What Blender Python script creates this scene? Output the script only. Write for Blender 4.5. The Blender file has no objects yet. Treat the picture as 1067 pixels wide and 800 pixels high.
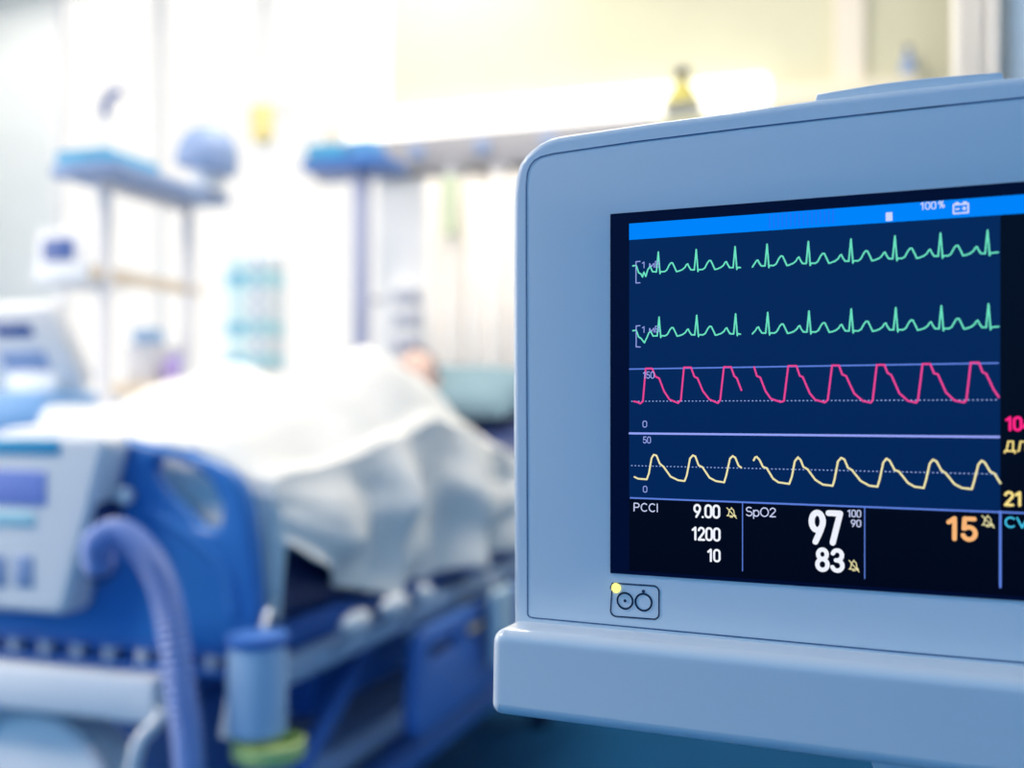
import bpy, bmesh, math, random
from mathutils import Vector, Matrix, noise
from mathutils.geometry import tessellate_polygon
random.seed(7)
sc = bpy.context.scene
col = sc.collection
PI = math.pi

# ------------------------------------------------------------------ camera, world, light, exposure
H = 1.15                      # eye height of the camera
F = 1090.0                    # focal length, for a frame 1067 wide
CX, CY = 533.5, 424.0         # centre column and horizon row of the frame
cd = bpy.data.cameras.new('camera'); cam = bpy.data.objects.new('camera', cd); col.objects.link(cam)
cam.location = (0, 0, H); cam.rotation_euler = (PI/2, 0, 0)
cd.sensor_width = 36.0; cd.lens = 36.0*F/1067.0
cd.shift_y = (CY-400.0)/1067.0
cd.clip_start = 0.05; cd.clip_end = 60
cd.dof.use_dof = True; cd.dof.focus_distance = 0.545; cd.dof.aperture_fstop = 3.3
sc.camera = cam
sc.view_settings.view_transform = 'Standard'; sc.view_settings.look = 'None'
sc.view_settings.gamma = 1.0; sc.view_settings.use_curve_mapping = False
sc.view_settings.exposure = 0.0
sc.cycles.use_denoising = True
sc.cycles.max_bounces = 6
sc.cycles.sample_clamp_indirect = 6.0

WORLD_TOP, WORLD_MID, WORLD_LOW = (0.13, 0.50, 1.0), (0.15, 0.48, 0.95), (0.010, 0.05, 0.16)
WORLD_STRENGTH = 0.90
w = bpy.data.worlds.new('world'); sc.world = w; w.use_nodes = True
nt = w.node_tree; nt.nodes.clear()
wo = nt.nodes.new('ShaderNodeOutputWorld'); bg = nt.nodes.new('ShaderNodeBackground')
tc = nt.nodes.new('ShaderNodeTexCoord'); sx = nt.nodes.new('ShaderNodeSeparateXYZ')
mr = nt.nodes.new('ShaderNodeMapRange'); mr.inputs[1].default_value = -0.30; mr.inputs[2].default_value = 0.40
rp = nt.nodes.new('ShaderNodeValToRGB')
rp.color_ramp.elements[0].color = WORLD_LOW + (1,); rp.color_ramp.elements[0].position = 0.15
rp.color_ramp.elements[1].color = WORLD_TOP + (1,); rp.color_ramp.elements[1].position = 0.95
e = rp.color_ramp.elements.new(0.5); e.color = WORLD_MID + (1,)
nt.links.new(tc.outputs['Generated'], sx.inputs[0]); nt.links.new(sx.outputs[2], mr.inputs[0])
nt.links.new(mr.outputs[0], rp.inputs[0]); nt.links.new(rp.outputs[0], bg.inputs[0])
bg.inputs[1].default_value = WORLD_STRENGTH
nt.links.new(bg.outputs[0], wo.inputs[0])

WINDOW_GLOW = 1.08             # lit frosted panes of the far window
RAIL_GLOW = 2.6               # tube lamp of the wall rail
FILL_LAMP_WATTS = 62.0  # base power of the added ceiling lamps
ADDED_WINDOW_GLOW = 4.0        # glowing panes of the unseen window added in the left wall

# ------------------------------------------------------------------ frames of the room and of the monitor
P0 = Vector((-0.468, 1.9, 0))                       # right foot corner of the bed
TH = math.atan2(0.9476, 0.3195)                     # bed and room axis
U = Vector((math.cos(TH), math.sin(TH), 0)); V = Vector((-math.sin(TH), math.cos(TH), 0))
def W(t, v, z=0.0): return P0 + U*t + V*v + Vector((0, 0, z))
def at(px, py, Y): return Vector(((px-CX)/F*Y, Y, H-(py-CY)/F*Y))
def bed_tv(p):
    d = Vector((p.x, p.y, 0)) - P0
    return d.dot(U), d.dot(V)
def on_t(px, py, t):                                # (v, z) on the upright plane t = const of the room
    d = Vector(((px-CX)/F, 1, (CY-py)/F)); k = (P0.dot(U)+t)/d.dot(U)
    p = d*k; return (p-P0).dot(V), H+p.z
ML = Vector((0.0527, 0.56, 0)); MTH = math.atan2(-0.4064, 0.9137)
MR = Vector((math.cos(MTH), math.sin(MTH), 0)); MY = Vector((-math.sin(MTH), math.cos(MTH), 0))
MZ = H-0.165
def scr(px, py, d=0.0):                             # (x, z) on the monitor's front plane, d metres behind it
    r = Vector(((px-CX)/F, 1, (CY-py)/F)); k = (ML.dot(MY)+d)/r.dot(MY)
    p = r*k; return (p-ML).dot(MR), H+p.z-MZ

# ------------------------------------------------------------------ materials
MATS = {}
def mat(name, c, rough=0.5, metal=0.0, emit=0.0, var=0.04, scale=6.0, bump=0.0, bscale=60.0, alpha=1.0, trans=0.0, spec=0.5, coat=0.0, emit_c=None):
    m = bpy.data.materials.new(name); m.use_nodes = True; n = m.node_tree; b = n.nodes['Principled BSDF']
    b.inputs['Roughness'].default_value = rough; b.inputs['Metallic'].default_value = metal
    b.inputs['Specular IOR Level'].default_value = spec
    b.inputs['Coat Weight'].default_value = coat
    b.inputs['Transmission Weight'].default_value = trans
    b.inputs['Alpha'].default_value = alpha
    t = n.nodes.new('ShaderNodeTexCoord')
    nz = n.nodes.new('ShaderNodeTexNoise'); nz.inputs['Scale'].default_value = scale
    n.links.new(t.outputs['Object'], nz.inputs['Vector'])
    mx = n.nodes.new('ShaderNodeMix'); mx.data_type = 'RGBA'
    mx.inputs[6].default_value = tuple(x*(1-var) for x in c)+(1,); mx.inputs[7].default_value = tuple(min(1, x*(1+var)) for x in c)+(1,)
    n.links.new(nz.outputs['Fac'], mx.inputs[0]); n.links.new(mx.outputs[2], b.inputs['Base Color'])
    if emit:
        b.inputs['Emission Color'].default_value = (emit_c or c)+(1,); b.inputs['Emission Strength'].default_value = emit
    if bump:
        n2 = n.nodes.new('ShaderNodeTexNoise'); n2.inputs['Scale'].default_value = bscale
        n.links.new(t.outputs['Object'], n2.inputs['Vector'])
        bp = n.nodes.new('ShaderNodeBump'); bp.inputs['Strength'].default_value = bump; bp.inputs['Distance'].default_value = 0.002
        n.links.new(n2.outputs['Fac'], bp.inputs['Height']); n.links.new(bp.outputs[0], b.inputs['Normal'])
    MATS[name] = m; return m
def glow(name, c, s=1.0): return mat(name, (0.0, 0.0, 0.0), 0.5, emit=s, emit_c=c, var=0, spec=0.0)
def srgb(r, g, b):
    f = lambda x: (x/255/12.92 if x <= 10 else ((x/255+0.055)/1.055)**2.4)
    return (f(r), f(g), f(b))

casing_m = mat('monitor_plastic', (0.72, 0.76, 0.80), 0.32, bump=0.03, bscale=900, var=0.01)
chin_m = mat('monitor_gloss_plastic', (0.76, 0.78, 0.80), 0.18, coat=0.3, var=0.01)
seam_m = mat('seam_dark', (0.03, 0.10, 0.24), 0.6)
ink_m = mat('navy_ink', (0.01, 0.03, 0.09), 0.5)
bezel_m = mat('black_bezel', (0.0, 0.006, 0.04), 0.35, spec=0.12)
screen_m = mat('screen_glass', (0.0, 0.004, 0.02), 0.16, emit=1.0, emit_c=(0.0, 0.0145, 0.080), spec=0.2, var=0)
panel_m = mat('screen_dark_field', (0.0, 0.001, 0.004), 0.2, emit=1.0, emit_c=(0.0003, 0.0008, 0.006), spec=0.15, var=0)
white_m = mat('white_paint', (0.86, 0.87, 0.88), 0.4)
offwhite_m = mat('offwhite_plastic', (0.82, 0.82, 0.82), 0.4)
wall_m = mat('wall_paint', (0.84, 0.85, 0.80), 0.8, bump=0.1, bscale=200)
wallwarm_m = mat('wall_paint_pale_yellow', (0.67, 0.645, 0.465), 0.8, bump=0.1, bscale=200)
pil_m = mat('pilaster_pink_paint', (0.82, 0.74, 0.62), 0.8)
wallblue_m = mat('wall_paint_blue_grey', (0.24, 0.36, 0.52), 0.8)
floor_m = mat('floor_linoleum', (0.006, 0.08, 0.20), 0.8, spec=0.1, var=0.12, scale=3)
ceil_m = mat('ceiling_paint', (0.8, 0.8, 0.8), 0.9)
blue_m = mat('footboard_blue', (0.035, 0.20, 0.56), 0.35, var=0.05)
blued_m = mat('bed_blue_dark', (0.03, 0.13, 0.45), 0.45)
bluem_m = mat('bed_blue_mid', (0.06, 0.19, 0.56), 0.45)
teal_m = mat('teal_plastic', (0.06, 0.38, 0.62), 0.4)
steel_m = mat('brushed_steel', (0.6, 0.65, 0.72), 0.35, metal=0.6)
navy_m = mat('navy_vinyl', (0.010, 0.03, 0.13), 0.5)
rubber_m = mat('dark_rubber', (0.015, 0.03, 0.08), 0.7)
linen_m = mat('cream_blanket', (0.84, 0.82, 0.77), 0.9, bump=0.5, bscale=300)
pillow_m = mat('teal_grey_pillow', (0.20, 0.31, 0.36), 0.9, bump=0.3, bscale=150)
skin_m = mat('skin', (0.76, 0.52, 0.43), 0.55)  # lightened skin tone, background haze mixed into the colour
gown_m = mat('gown_blue', (0.16, 0.22, 0.50), 0.85)
hair_m = mat('hair_dark', (0.05, 0.05, 0.12), 0.7)
hose_m = mat('lavender_hose', (0.27, 0.36, 0.68), 0.4)
grey_m = mat('pale_grey', (0.58, 0.58, 0.62), 0.5)
greyblue_m = mat('grey_blue', (0.26, 0.36, 0.58), 0.5)
dkblue_m = mat('display_blue', (0.03, 0.09, 0.33), 0.3)  # mid-blue for dark displays, window glare put into the colour
curt_m = mat('curtain_cloth', (0.86, 0.83, 0.79), 0.9, bump=0.3)
purple_m = mat('purple_plastic', (0.34, 0.26, 0.58), 0.5)
beige_m = mat('beige_plastic', (0.72, 0.60, 0.46), 0.6)
pink_m = mat('salmon_plastic', (0.85, 0.42, 0.34), 0.6)
yellow_m = mat('yellow_liquid_bag', (0.85, 0.70, 0.28), 0.4)
olive_m = mat('olive_yellow_plastic', (0.50, 0.44, 0.10), 0.5)
lime_m = mat('lime_plastic', (0.52, 0.66, 0.22), 0.5)
can_m = mat('pale_blue_canister', (0.42, 0.58, 0.76), 0.25)
aqua_m = mat('aqua_plastic', (0.46, 0.76, 0.82), 0.4)  # aqua paled for the pumps, window haze put into the colour
pgreen_m = mat('pale_green_bag', (0.66, 0.74, 0.50), 0.5)
pump_m = mat('pump_white', (0.78, 0.85, 0.88), 0.4)

# ------------------------------------------------------------------ mesh helpers
def rotm(ax, a): return Matrix.Rotation(a, 4, ax)
class MB:
    def __init__(s): s.bm = bmesh.new()
    def _take(s, b, M=None):
        me = bpy.data.meshes.new('tmp'); b.to_mesh(me); b.free()
        if M is not None: me.transform(M)
        s.bm.from_mesh(me); bpy.data.meshes.remove(me); return s
    def box(s, c, size, bev=0.004, M=None, seg=2):
        b = bmesh.new(); bmesh.ops.create_cube(b, size=1.0)
        for v in b.verts: v.co = Vector((v.co.x*size[0], v.co.y*size[1], v.co.z*size[2]))
        bev = min(bev, 0.45*min(size))
        if bev > 0: bmesh.ops.bevel(b, geom=list(b.edges), offset=bev, segments=seg, affect='EDGES', profile=0.5)
        T = Matrix.Translation(c)
        return s._take(b, T @ M if M is not None else T)
    def cyl(s, p0, p1, r0, r1=None, n=24, bev=0.0):
        p0, p1 = Vector(p0), Vector(p1); r1 = r0 if r1 is None else r1
        L = (p1-p0).length
        prof = [(0, -L/2), (r0-bev, -L/2), (r0, -L/2+bev), (r1, L/2-bev), (r1-bev, L/2), (0, L/2)] if bev else [(0, -L/2), (r0, -L/2), (r1, L/2), (0, L/2)]
        q = (p1-p0).to_track_quat('Z', 'Y').to_matrix().to_4x4()
        return s.lathe(prof, n, Matrix.Translation((p0+p1)/2) @ q)
    def lathe(s, prof, n=28, M=None):
        b = bmesh.new(); rings = []
        for r, z in prof:
            if r <= 1e-7: rings.append([b.verts.new((0, 0, z))])
            else: rings.append([b.verts.new((r*math.cos(2*PI*k/n), r*math.sin(2*PI*k/n), z)) for k in range(n)])
        for A, B in zip(rings, rings[1:]):
            for k in range(n):
                k2 = (k+1) % n
                if len(A) == 1 and len(B) == 1: continue
                if len(A) == 1: b.faces.new((A[0], B[k2], B[k]))
                elif len(B) == 1: b.faces.new((A[k], A[k2], B[0]))
                else: b.faces.new((A[k], A[k2], B[k2], B[k]))
        bmesh.ops.recalc_face_normals(b, faces=list(b.faces))
        return s._take(b, M)
    def tube(s, pts, r, n=12, rfun=None, cap=True):
        pts = [Vector(p) for p in pts]; b = bmesh.new(); rings = []
        up = None
        for i, p in enumerate(pts):
            d = (pts[min(i+1, len(pts)-1)]-pts[max(i-1, 0)]).normalized()
            if up is None:
                up = Vector((0, 0, 1)) if abs(d.z) < 0.9 else Vector((1, 0, 0))
            x = (up - d*up.dot(d)).normalized(); up = x; y = d.cross(x)
            rr = r*(rfun(i) if rfun else 1.0)
            rings.append([b.verts.new(p + (x*math.cos(2*PI*k/n)+y*math.sin(2*PI*k/n))*rr) for k in range(n)])
        for A, B in zip(rings, rings[1:]):
            for k in range(n): b.faces.new((A[k], A[(k+1) % n], B[(k+1) % n], B[k]))
        if cap: b.faces.new(rings[0][::-1]); b.faces.new(rings[-1])
        bmesh.ops.recalc_face_normals(b, faces=list(b.faces))
        return s._take(b)
    def ball(s, c, r, M=None, u=24, v=16):
        b = bmesh.new(); bmesh.ops.create_uvsphere(b, u_segments=u, v_segments=v, radius=1.0)
        r = (r, r, r) if not hasattr(r, '__len__') else r
        S = Matrix.Diagonal((r[0], r[1], r[2], 1))
        return s._take(b, Matrix.Translation(c) @ (M @ S if M is not None else S))
    def plate(s, loops, thick, bev, M, seg=4):
        cu = bpy.data.curves.new('tmpc', 'CURVE'); cu.dimensions = '2D'; cu.fill_mode = 'BOTH'
        cu.extrude = max(thick/2-bev, 0.00005); cu.bevel_depth = bev; cu.bevel_resolution = seg; cu.offset = -bev
        for lp in loops:
            sp = cu.splines.new('POLY'); sp.points.add(len(lp)-1); sp.use_cyclic_u = True
            for p, q in zip(sp.points, lp): p.co = (q[0], q[1], 0, 1)
        o = bpy.data.objects.new('tmpo', cu); col.objects.link(o)
        dg = bpy.context.evaluated_depsgraph_get(); dg.update()
        me = bpy.data.meshes.new_from_object(o.evaluated_get(dg)); bpy.data.objects.remove(o); bpy.data.curves.remove(cu)
        b = bmesh.new(); b.from_mesh(me); bpy.data.meshes.remove(me)
        bmesh.ops.remove_doubles(b, verts=list(b.verts), dist=1e-6)
        bmesh.ops.recalc_face_normals(b, faces=list(b.faces))
        return s._take(b, M)
    def board(s, loops, thick, bev, M, seg=4):
        """like plate(), for outlines with holes: rounded rim rings and caps filled round the holes"""
        b = bmesh.new(); caps = ([], []); h = thick/2
        prof = [(bev*(1-math.sin(PI/2*k/seg)), h-bev+bev*math.cos(PI/2*k/seg)) for k in range(seg+1)]
        prof = prof+[(i_, -z_) for i_, z_ in reversed(prof)]
        for li, lp in enumerate(loops):
            pts = []
            for p in lp:
                if not pts or math.hypot(p[0]-pts[-1][0], p[1]-pts[-1][1]) > 1e-5: pts.append((p[0], p[1]))
            if math.hypot(pts[0][0]-pts[-1][0], pts[0][1]-pts[-1][1]) < 1e-5: pts.pop()
            area = sum(pts[k-1][0]*pts[k][1]-pts[k][0]*pts[k-1][1] for k in range(len(pts)))
            if (area > 0) != (li == 0): pts.reverse()
            N = len(pts); nrm = []
            for k in range(N):
                a = Vector((pts[k][0]-pts[k-1][0], pts[k][1]-pts[k-1][1])).normalized(); c = Vector((pts[(k+1) % N][0]-pts[k][0], pts[(k+1) % N][1]-pts[k][1])).normalized()
                n1, n2 = Vector((-a.y, a.x)), Vector((-c.y, c.x)); m_ = (n1+n2).normalized(); nrm.append(m_/max(0.5, m_.dot(n1)))
            rings = [[b.verts.new((pts[k][0]+nrm[k].x*i_, pts[k][1]+nrm[k].y*i_, z_)) for k in range(N)] for i_, z_ in prof]
            for A, B in zip(rings, rings[1:]):
                for k in range(N): b.faces.new((A[k], B[k], B[(k+1) % N], A[(k+1) % N]))
            caps[0].append(rings[0]); caps[1].append(rings[-1])
        for cp in caps:
            flatv = [v for rg in cp for v in rg]
            for tri in tessellate_polygon([[v.co.copy() for v in rg] for rg in cp]):
                try: b.faces.new([flatv[k] for k in tri])
                except ValueError: pass
        bmesh.ops.recalc_face_normals(b, faces=list(b.faces))
        return s._take(b, M)
    def build(s, name, m, parent=None, smooth=True, ang=0.7):
        me = bpy.data.meshes.new(name); s.bm.to_mesh(me); s.bm.free()
        me.materials.append(m)
        if smooth:
            me.polygons.foreach_set('use_smooth', [True]*len(me.polygons)); me.set_sharp_from_angle(angle=ang)
        o = bpy.data.objects.new(name, me); col.objects.link(o)
        if parent is not None: o.parent = parent
        return o
def tag(o, label, cat, group=None, kind=None):
    o['label'] = label; o['category'] = cat
    if group: o['group'] = group
    if kind: o['kind'] = kind
    return o
def thing(name, label, cat, loc, rz=TH, group=None):
    o = bpy.data.objects.new(name, None); col.objects.link(o); o.empty_display_size = 0.1
    o.location = loc; o.rotation_euler = (0, 0, rz)
    return tag(o, label, cat, group)
def struct(o): o['kind'] = 'structure'; return o
def place(o, loc, rz=TH): o.location = loc; o.rotation_euler = (0, 0, rz); return o
def dup(root, loc, label, group=None, rz=None):
    r = root.copy(); col.objects.link(r); r.location = loc; r['label'] = label
    if rz is not None: r.rotation_euler = (0, 0, rz)
    if group: r['group'] = group
    for ch in list(root.children):
        c = ch.copy(); col.objects.link(c); c.parent = r
        for g in list(ch.children):
            d = g.copy(); col.objects.link(d); d.parent = c
    return r
def rounded(pts, rad, n=6):
    out = []; N = len(pts)
    rs = rad if hasattr(rad, '__len__') else [rad]*N
    for i in range(N):
        p = Vector(pts[i]); a = (Vector(pts[i-1])-p); c = (Vector(pts[(i+1) % N])-p)
        r = rs[i]
        if r <= 0: out.append((p.x, p.y)); continue
        a.normalize(); c.normalize(); ang = a.angle(c); d = r/math.tan(ang/2)
        d = min(d, 0.48*min((Vector(pts[i-1])-p).length, (Vector(pts[(i+1) % N])-p).length)); rr = d*math.tan(ang/2)
        ctr = p + (a+c).normalized()*(rr/math.sin(ang/2))
        s0 = p+a*d-ctr; s1 = p+c*d-ctr
        a0 = math.atan2(s0.y, s0.x); a1 = math.atan2(s1.y, s1.x); da = (a1-a0+PI) % (2*PI)-PI
        for k in range(n+1):
            th = a0+da*k/n; out.append((ctr.x+rr*math.cos(th), ctr.y+rr*math.sin(th)))
    return out
def smooth_path(pts, per=8):
    pts = [Vector(p) for p in pts]; out = []
    P = [pts[0]*2-pts[1]] + pts + [pts[-1]*2-pts[-2]]
    for i in range(1, len(P)-2):
        for k in range(per):
            t = k/per; a, b, c, d = P[i-1], P[i], P[i+1], P[i+2]
            out.append(0.5*((2*b)+(c-a)*t+(2*a-5*b+4*c-d)*t*t+(3*b-a-3*c+d)*t**3))
    out.append(pts[-1]); return out
# planes for plate(): local (x, y, z) of a thing from a drawing (a, b)
M_FACE = Matrix(((1, 0, 0, 0), (0, 0, -1, 0), (0, 1, 0, 0), (0, 0, 0, 1)))      # (a,b) -> x=a, z=b, thickness along y
M_END = Matrix(((0, 0, -1, 0), (1, 0, 0, 0), (0, 1, 0, 0), (0, 0, 0, 1)))       # (a,b) -> y=a, z=b, thickness along x
def shift(x, y, z): return Matrix.Translation((x, y, z))

# ------------------------------------------------------------------ the room
WT, SL, SR, CEIL = 3.0, 3.85, -1.58, 3.5            # back wall distance, left and right walls, ceiling
def room_box(name, t0, t1, v0, v1, z0, z1, m):
    o = MB().box(((t0+t1)/2, (v0+v1)/2, (z0+z1)/2), (t1-t0, v1-v0, z1-z0), 0).build(name, m, None, False)
    place(o, P0); return struct(o)
room_box('floor', -4.0, WT+0.1, SR-0.1, SL+0.1, -0.1, 0.0, floor_m)
room_box('ceiling', -2.9, WT+0.1, SR-0.1, SL+0.1, CEIL, CEIL+0.1, ceil_m)
LT0, LT1, LZ0, LZ1 = -2.7, 1.5, 1.0, 2.9              # opening in the left wall for the added window
b = MB()
for t0, t1, z0, z1 in ((-2.9, LT0, 0, CEIL), (LT1, WT+0.1, 0, CEIL), (LT0, LT1, 0, LZ0), (LT0, LT1, LZ1, CEIL)):
    b.box(((t0+t1)/2, SL+0.05, (z0+z1)/2), (t1-t0, 0.1, z1-z0), 0)
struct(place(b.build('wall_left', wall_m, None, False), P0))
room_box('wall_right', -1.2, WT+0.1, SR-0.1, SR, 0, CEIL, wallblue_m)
WS0, WS1, WZ0, WZ1 = 1.15, 3.20, 1.05, 3.46         # window opening in the back wall
b = MB()
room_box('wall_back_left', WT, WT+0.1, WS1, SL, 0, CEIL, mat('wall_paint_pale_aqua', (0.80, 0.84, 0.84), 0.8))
for v0, v1, z0, z1 in ((SR-0.1, WS0, 0, CEIL), (WS0, WS1, 0, WZ0), (WS0, WS1, WZ1, CEIL)):
    b.box((WT+0.05, (v0+v1)/2, (z0+z1)/2), (0.1, v1-v0, z1-z0), 0)
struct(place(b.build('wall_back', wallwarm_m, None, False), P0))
room_box('trim_1', WT-0.04, WT, -1.05, -0.93, 0, CEIL, pil_m)
room_box('baseboard_back', WT-0.015, WT, SR, SL, 0, 0.09, white_m)
room_box('trim_2', WT-0.02, WT, 0.86, WS0, 0, 2.25, white_m)
# window: frame, mullions, sill and lit frosted panes
win = thing('window_1', 'large bright frosted window behind the equipment', 'window', W(WT, (WS0+WS1)/2, 0)); win['kind'] = 'structure'
ww = WS1-WS0
b = MB()
for y in (-ww/2+0.03, ww/2-0.03): b.box((0.03, y, (WZ0+WZ1)/2), (0.07, 0.06, WZ1-WZ0), 0.006)
for z in (WZ0+0.03, WZ1-0.03): b.box((0.03, 0, z), (0.07, ww-0.12, 0.06), 0.006)
b.build('window_frame', white_m, win)
pane_m = glow('frosted_pane', (1.0, 0.985, 0.96), WINDOW_GLOW)
for k in range(3):
    y0 = -ww/2+0.06+k*(ww-0.12)/3; y1 = y0+(ww-0.12)/3
    MB().box((0.04, (y0+y1)/2, (WZ0+WZ1)/2), (0.012, y1-y0, WZ1-WZ0-0.12), 0.001).build('pane', pane_m, win)
    if k: MB().box((0.02, y0, (WZ0+WZ1)/2), (0.05, 0.035, WZ1-WZ0-0.12), 0.006).build('mullion', offwhite_m, win)
MB().box((-0.05, 0, WZ0-0.02), (0.16, ww+0.1, 0.035), 0.008).build('window_sill', white_m, win)
wn2 = thing('added_window', 'added bright window in the left wall, out of view', 'window', W((LT0+LT1)/2, SL, 0)); wn2['kind'] = 'structure'  # unseen window, added to light monitor edges and bed from the left
lw = LT1-LT0; b = MB()
for x in (-lw/2+.03, lw/2-.03): b.box((x, .03, (LZ0+LZ1)/2), (.06, .07, LZ1-LZ0), .006)
for z in (LZ0+.03, LZ1-.03): b.box((0, .03, z), (lw-.12, .07, .06), .006)
b.build('window_frame', white_m, wn2)
added_pane = glow('added_window_pane', (1.0, 0.97, 0.93), ADDED_WINDOW_GLOW)
for k in range(2):
    x0 = -lw/2+.06+k*(lw-.12)/2; x1 = x0+(lw-.12)/2
    MB().box(((x0+x1)/2, .04, (LZ0+LZ1)/2), (x1-x0, .012, LZ1-LZ0-.12), .001).build('pane', added_pane, wn2)
MB().box((0, .02, (LZ0+LZ1)/2), (.035, .05, LZ1-LZ0-.12), .006).build('mullion', offwhite_m, wn2)
MB().box((0, -.05, LZ0-.02), (lw+.1, .16, .035), .008).build('window_sill', white_m, wn2)
# ceiling lamps out of view, added to brighten bed, walls and curtain
def added_ceiling_lamp(t, v, label, watts, sx_=0.6, sy_=1.2):
    r = thing('added_ceiling_lamp', label, 'lamp', W(t, v, CEIL-0.06), TH, 'added ceiling lamps')
    f = MB()
    for y in (-sy_/2, sy_/2): f.box((0, y, 0.03), (sx_+0.04, 0.03, 0.06), 0.004)
    for x in (-sx_/2, sx_/2): f.box((x, 0, 0.03), (0.03, sy_, 0.06), 0.004)
    f.build('frame', white_m, r)
    MB().box((0, 0, 0.035), (sx_-0.03, sy_-0.03, 0.01), 0.001).build('diffuser', glow('lamp_diffuser', (1.0, 0.96, 0.9), 3.0), r)
    ld = bpy.data.lights.new('fill_light', 'AREA'); ld.shape = 'RECTANGLE'; ld.size = sx_; ld.size_y = sy_; ld.energy = watts; ld.color = (1.0, 0.91, 0.80)
    lo = bpy.data.objects.new('fill_light', ld); col.objects.link(lo); lo.parent = r; lo.location = (0, 0, 0.02)
added_ceiling_lamp(0.95, 0.1, 'added ceiling lamp panel lighting the blanket on the bed', FILL_LAMP_WATTS*0.85)
added_ceiling_lamp(2.35, 3.3, 'added ceiling lamp panel lighting the far left wall', FILL_LAMP_WATTS*0.12, 0.6, 0.6)
added_ceiling_lamp(-1.6, 2.2, 'added ceiling lamp panel lighting the foot end of the bed', FILL_LAMP_WATTS*2.1)
added_ceiling_lamp(2.5, 0.85, 'added ceiling lamp panel washing the back wall', FILL_LAMP_WATTS*0.22)
added_ceiling_lamp(2.1, -0.75, 'added ceiling lamp panel lighting the white curtain', FILL_LAMP_WATTS*0.17)

# ------------------------------------------------------------------ patient monitor
mon = thing('patient_monitor', 'large white bedside monitor with a lit screen of heart traces', 'monitor', (ML.x, ML.y, MZ), MTH)
S = lambda pts, d=0.0: [scr(x, y, d) for x, y in pts]
XR = 0.345                                           # right end of the casing, outside the photo
top_l = scr(681, 126); top_r = scr(1067, 76)
slope = (top_r[1]-scr(843, 103)[1])/(top_r[0]-scr(843, 103)[0])
xc = 0.148                                           # mirror line of the casing
def mirror(pts): return [(2*xc-x, z) for x, z in reversed(pts)]
left_out = S([(534.5, 668), (533, 450), (532.8, 270), (533.3, 205), (535.3, 186), (539.6, 170), (546, 161), (552.8, 154.5), (561, 148.5), (571, 143.4), (581.5, 140.8), (681, 126), (760, 116)])
mid_top = S([(843, 103.6), (925, 93.4)])
outline = left_out + mid_top + mirror(mid_top) + mirror(left_out)
hole_l, hole_t = scr(636, 223)[0], scr(636, 223)[1]; hole_b = scr(638, 597)[1]
hole = [(hole_l, hole_b), (hole_l, hole_t), (2*xc-hole_l, hole_t), (2*xc-hole_l, hole_b)]
hole_in = [(x+(0.009 if x < xc else -0.009), z+(0.009 if z < (hole_b+hole_t)/2 else -0.009)) for x, z in hole]
MB().plate([outline, rounded(hole_in, 0.0015, 3)], 0.085, 0.0045, shift(0, 0.0425, 0) @ M_FACE, 5).build('casing', casing_m, mon, True, 0.9)
back = [(x*0.82+xc*0.18, z*0.86+0.02) for x, z in outline]
MB().plate([back], 0.06, 0.02, shift(0, 0.115, 0) @ M_FACE, 4).build('back_cover', casing_m, mon)
# protruding chin below the face
chin_pts = S([(513.2, 738), (513.6, 728), (518.2, 651.5)], -0.016)
zb = scr(780, 773.7, -0.016); zt = scr(780, 666, -0.016)
cb_l = chin_pts[0]
chin = [(cb_l[0]+0.002, cb_l[1]-0.001), (chin_pts[2][0], chin_pts[2][1]), (2*xc-chin_pts[2][0], chin_pts[2][1]), (2*xc-cb_l[0], cb_l[1]-0.001)]
chin_z0, chin_z1 = chin[0][1], chin[1][1]
MB().plate([rounded(chin, [0.006, 0.008, 0.008, 0.006], 6)], 0.13, 0.0065, shift(0, 0.04, 0) @ M_FACE, 6).build('base_cover', chin_m, mon, True, 1.0)
# raised grip strip along the top
hx0, hz0 = scr(843, 103.6); hx1 = 2*xc-hx0
def topz(x):
    return hz0 + slope*(min(x, 2*xc-x)-hx0)
strip = [(hx0, topz(hx0)-0.004), (hx0+0.003, topz(hx0)+0.0042), (xc-0.01, topz(xc-0.01)+0.0055), (xc+0.01, topz(xc-0.01)+0.0055), (hx1-0.003, topz(hx0)+0.0042), (hx1, topz(hx0)-0.004)]
MB().plate([strip], 0.05, 0.0012, shift(0, 0.031, 0) @ M_FACE, 3).build('top_grip', chin_m, mon)

def flat(strokes, wd, y, name, m, parent, fills=()):
    """ribbons of width wd along polylines drawn in the face plane (x, z), at depth y"""
    b = bmesh.new()
    for st in strokes:
        for (x0, z0), (x1, z1) in zip(st, st[1:]):
            dx, dz = x1-x0, z1-z0; L = math.hypot(dx, dz)
            if L < 1e-9: continue
            a = math.atan2(dz, dx); r = wd/2; vs = []
            for k in range(7): th = a+PI/2+PI*k/6; vs.append(b.verts.new((x0+r*math.cos(th), y, z0+r*math.sin(th))))
            for k in range(7): th = a-PI/2+PI*k/6; vs.append(b.verts.new((x1+r*math.cos(th), y, z1+r*math.sin(th))))
            b.faces.new(vs)
    for f in fills: b.faces.new([b.verts.new((x, y, z)) for x, z in f])
    for f in b.faces:
        f.normal_update()
        if f.normal.y > 0: f.normal_flip()
    mb = MB(); mb._take(b); return mb.build(name, m, parent, False)
def circ(c, r, n=40): return [(c[0]+r*math.cos(2*PI*k/n), c[1]+r*math.sin(2*PI*k/n)) for k in range(n+1)]

# panel seam round the face
gl = S([(549.9, 640), (549.2, 450), (548.5, 270), (548.5, 192), (549.8, 180), (552.6, 172.8), (557, 167.2), (563.2, 163.6), (576, 160.3), (660, 148), (780, 133), (900, 119.2), (985, 110)])
gb = S([(549.9, 640), (552, 642.6), (556.4, 643.6), (767, 663.3), (925, 678)])
flat([gl+mirror(gl), gb+mirror(gb)], 0.0007, -0.0002, 'seam', seam_m, mon)
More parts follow.
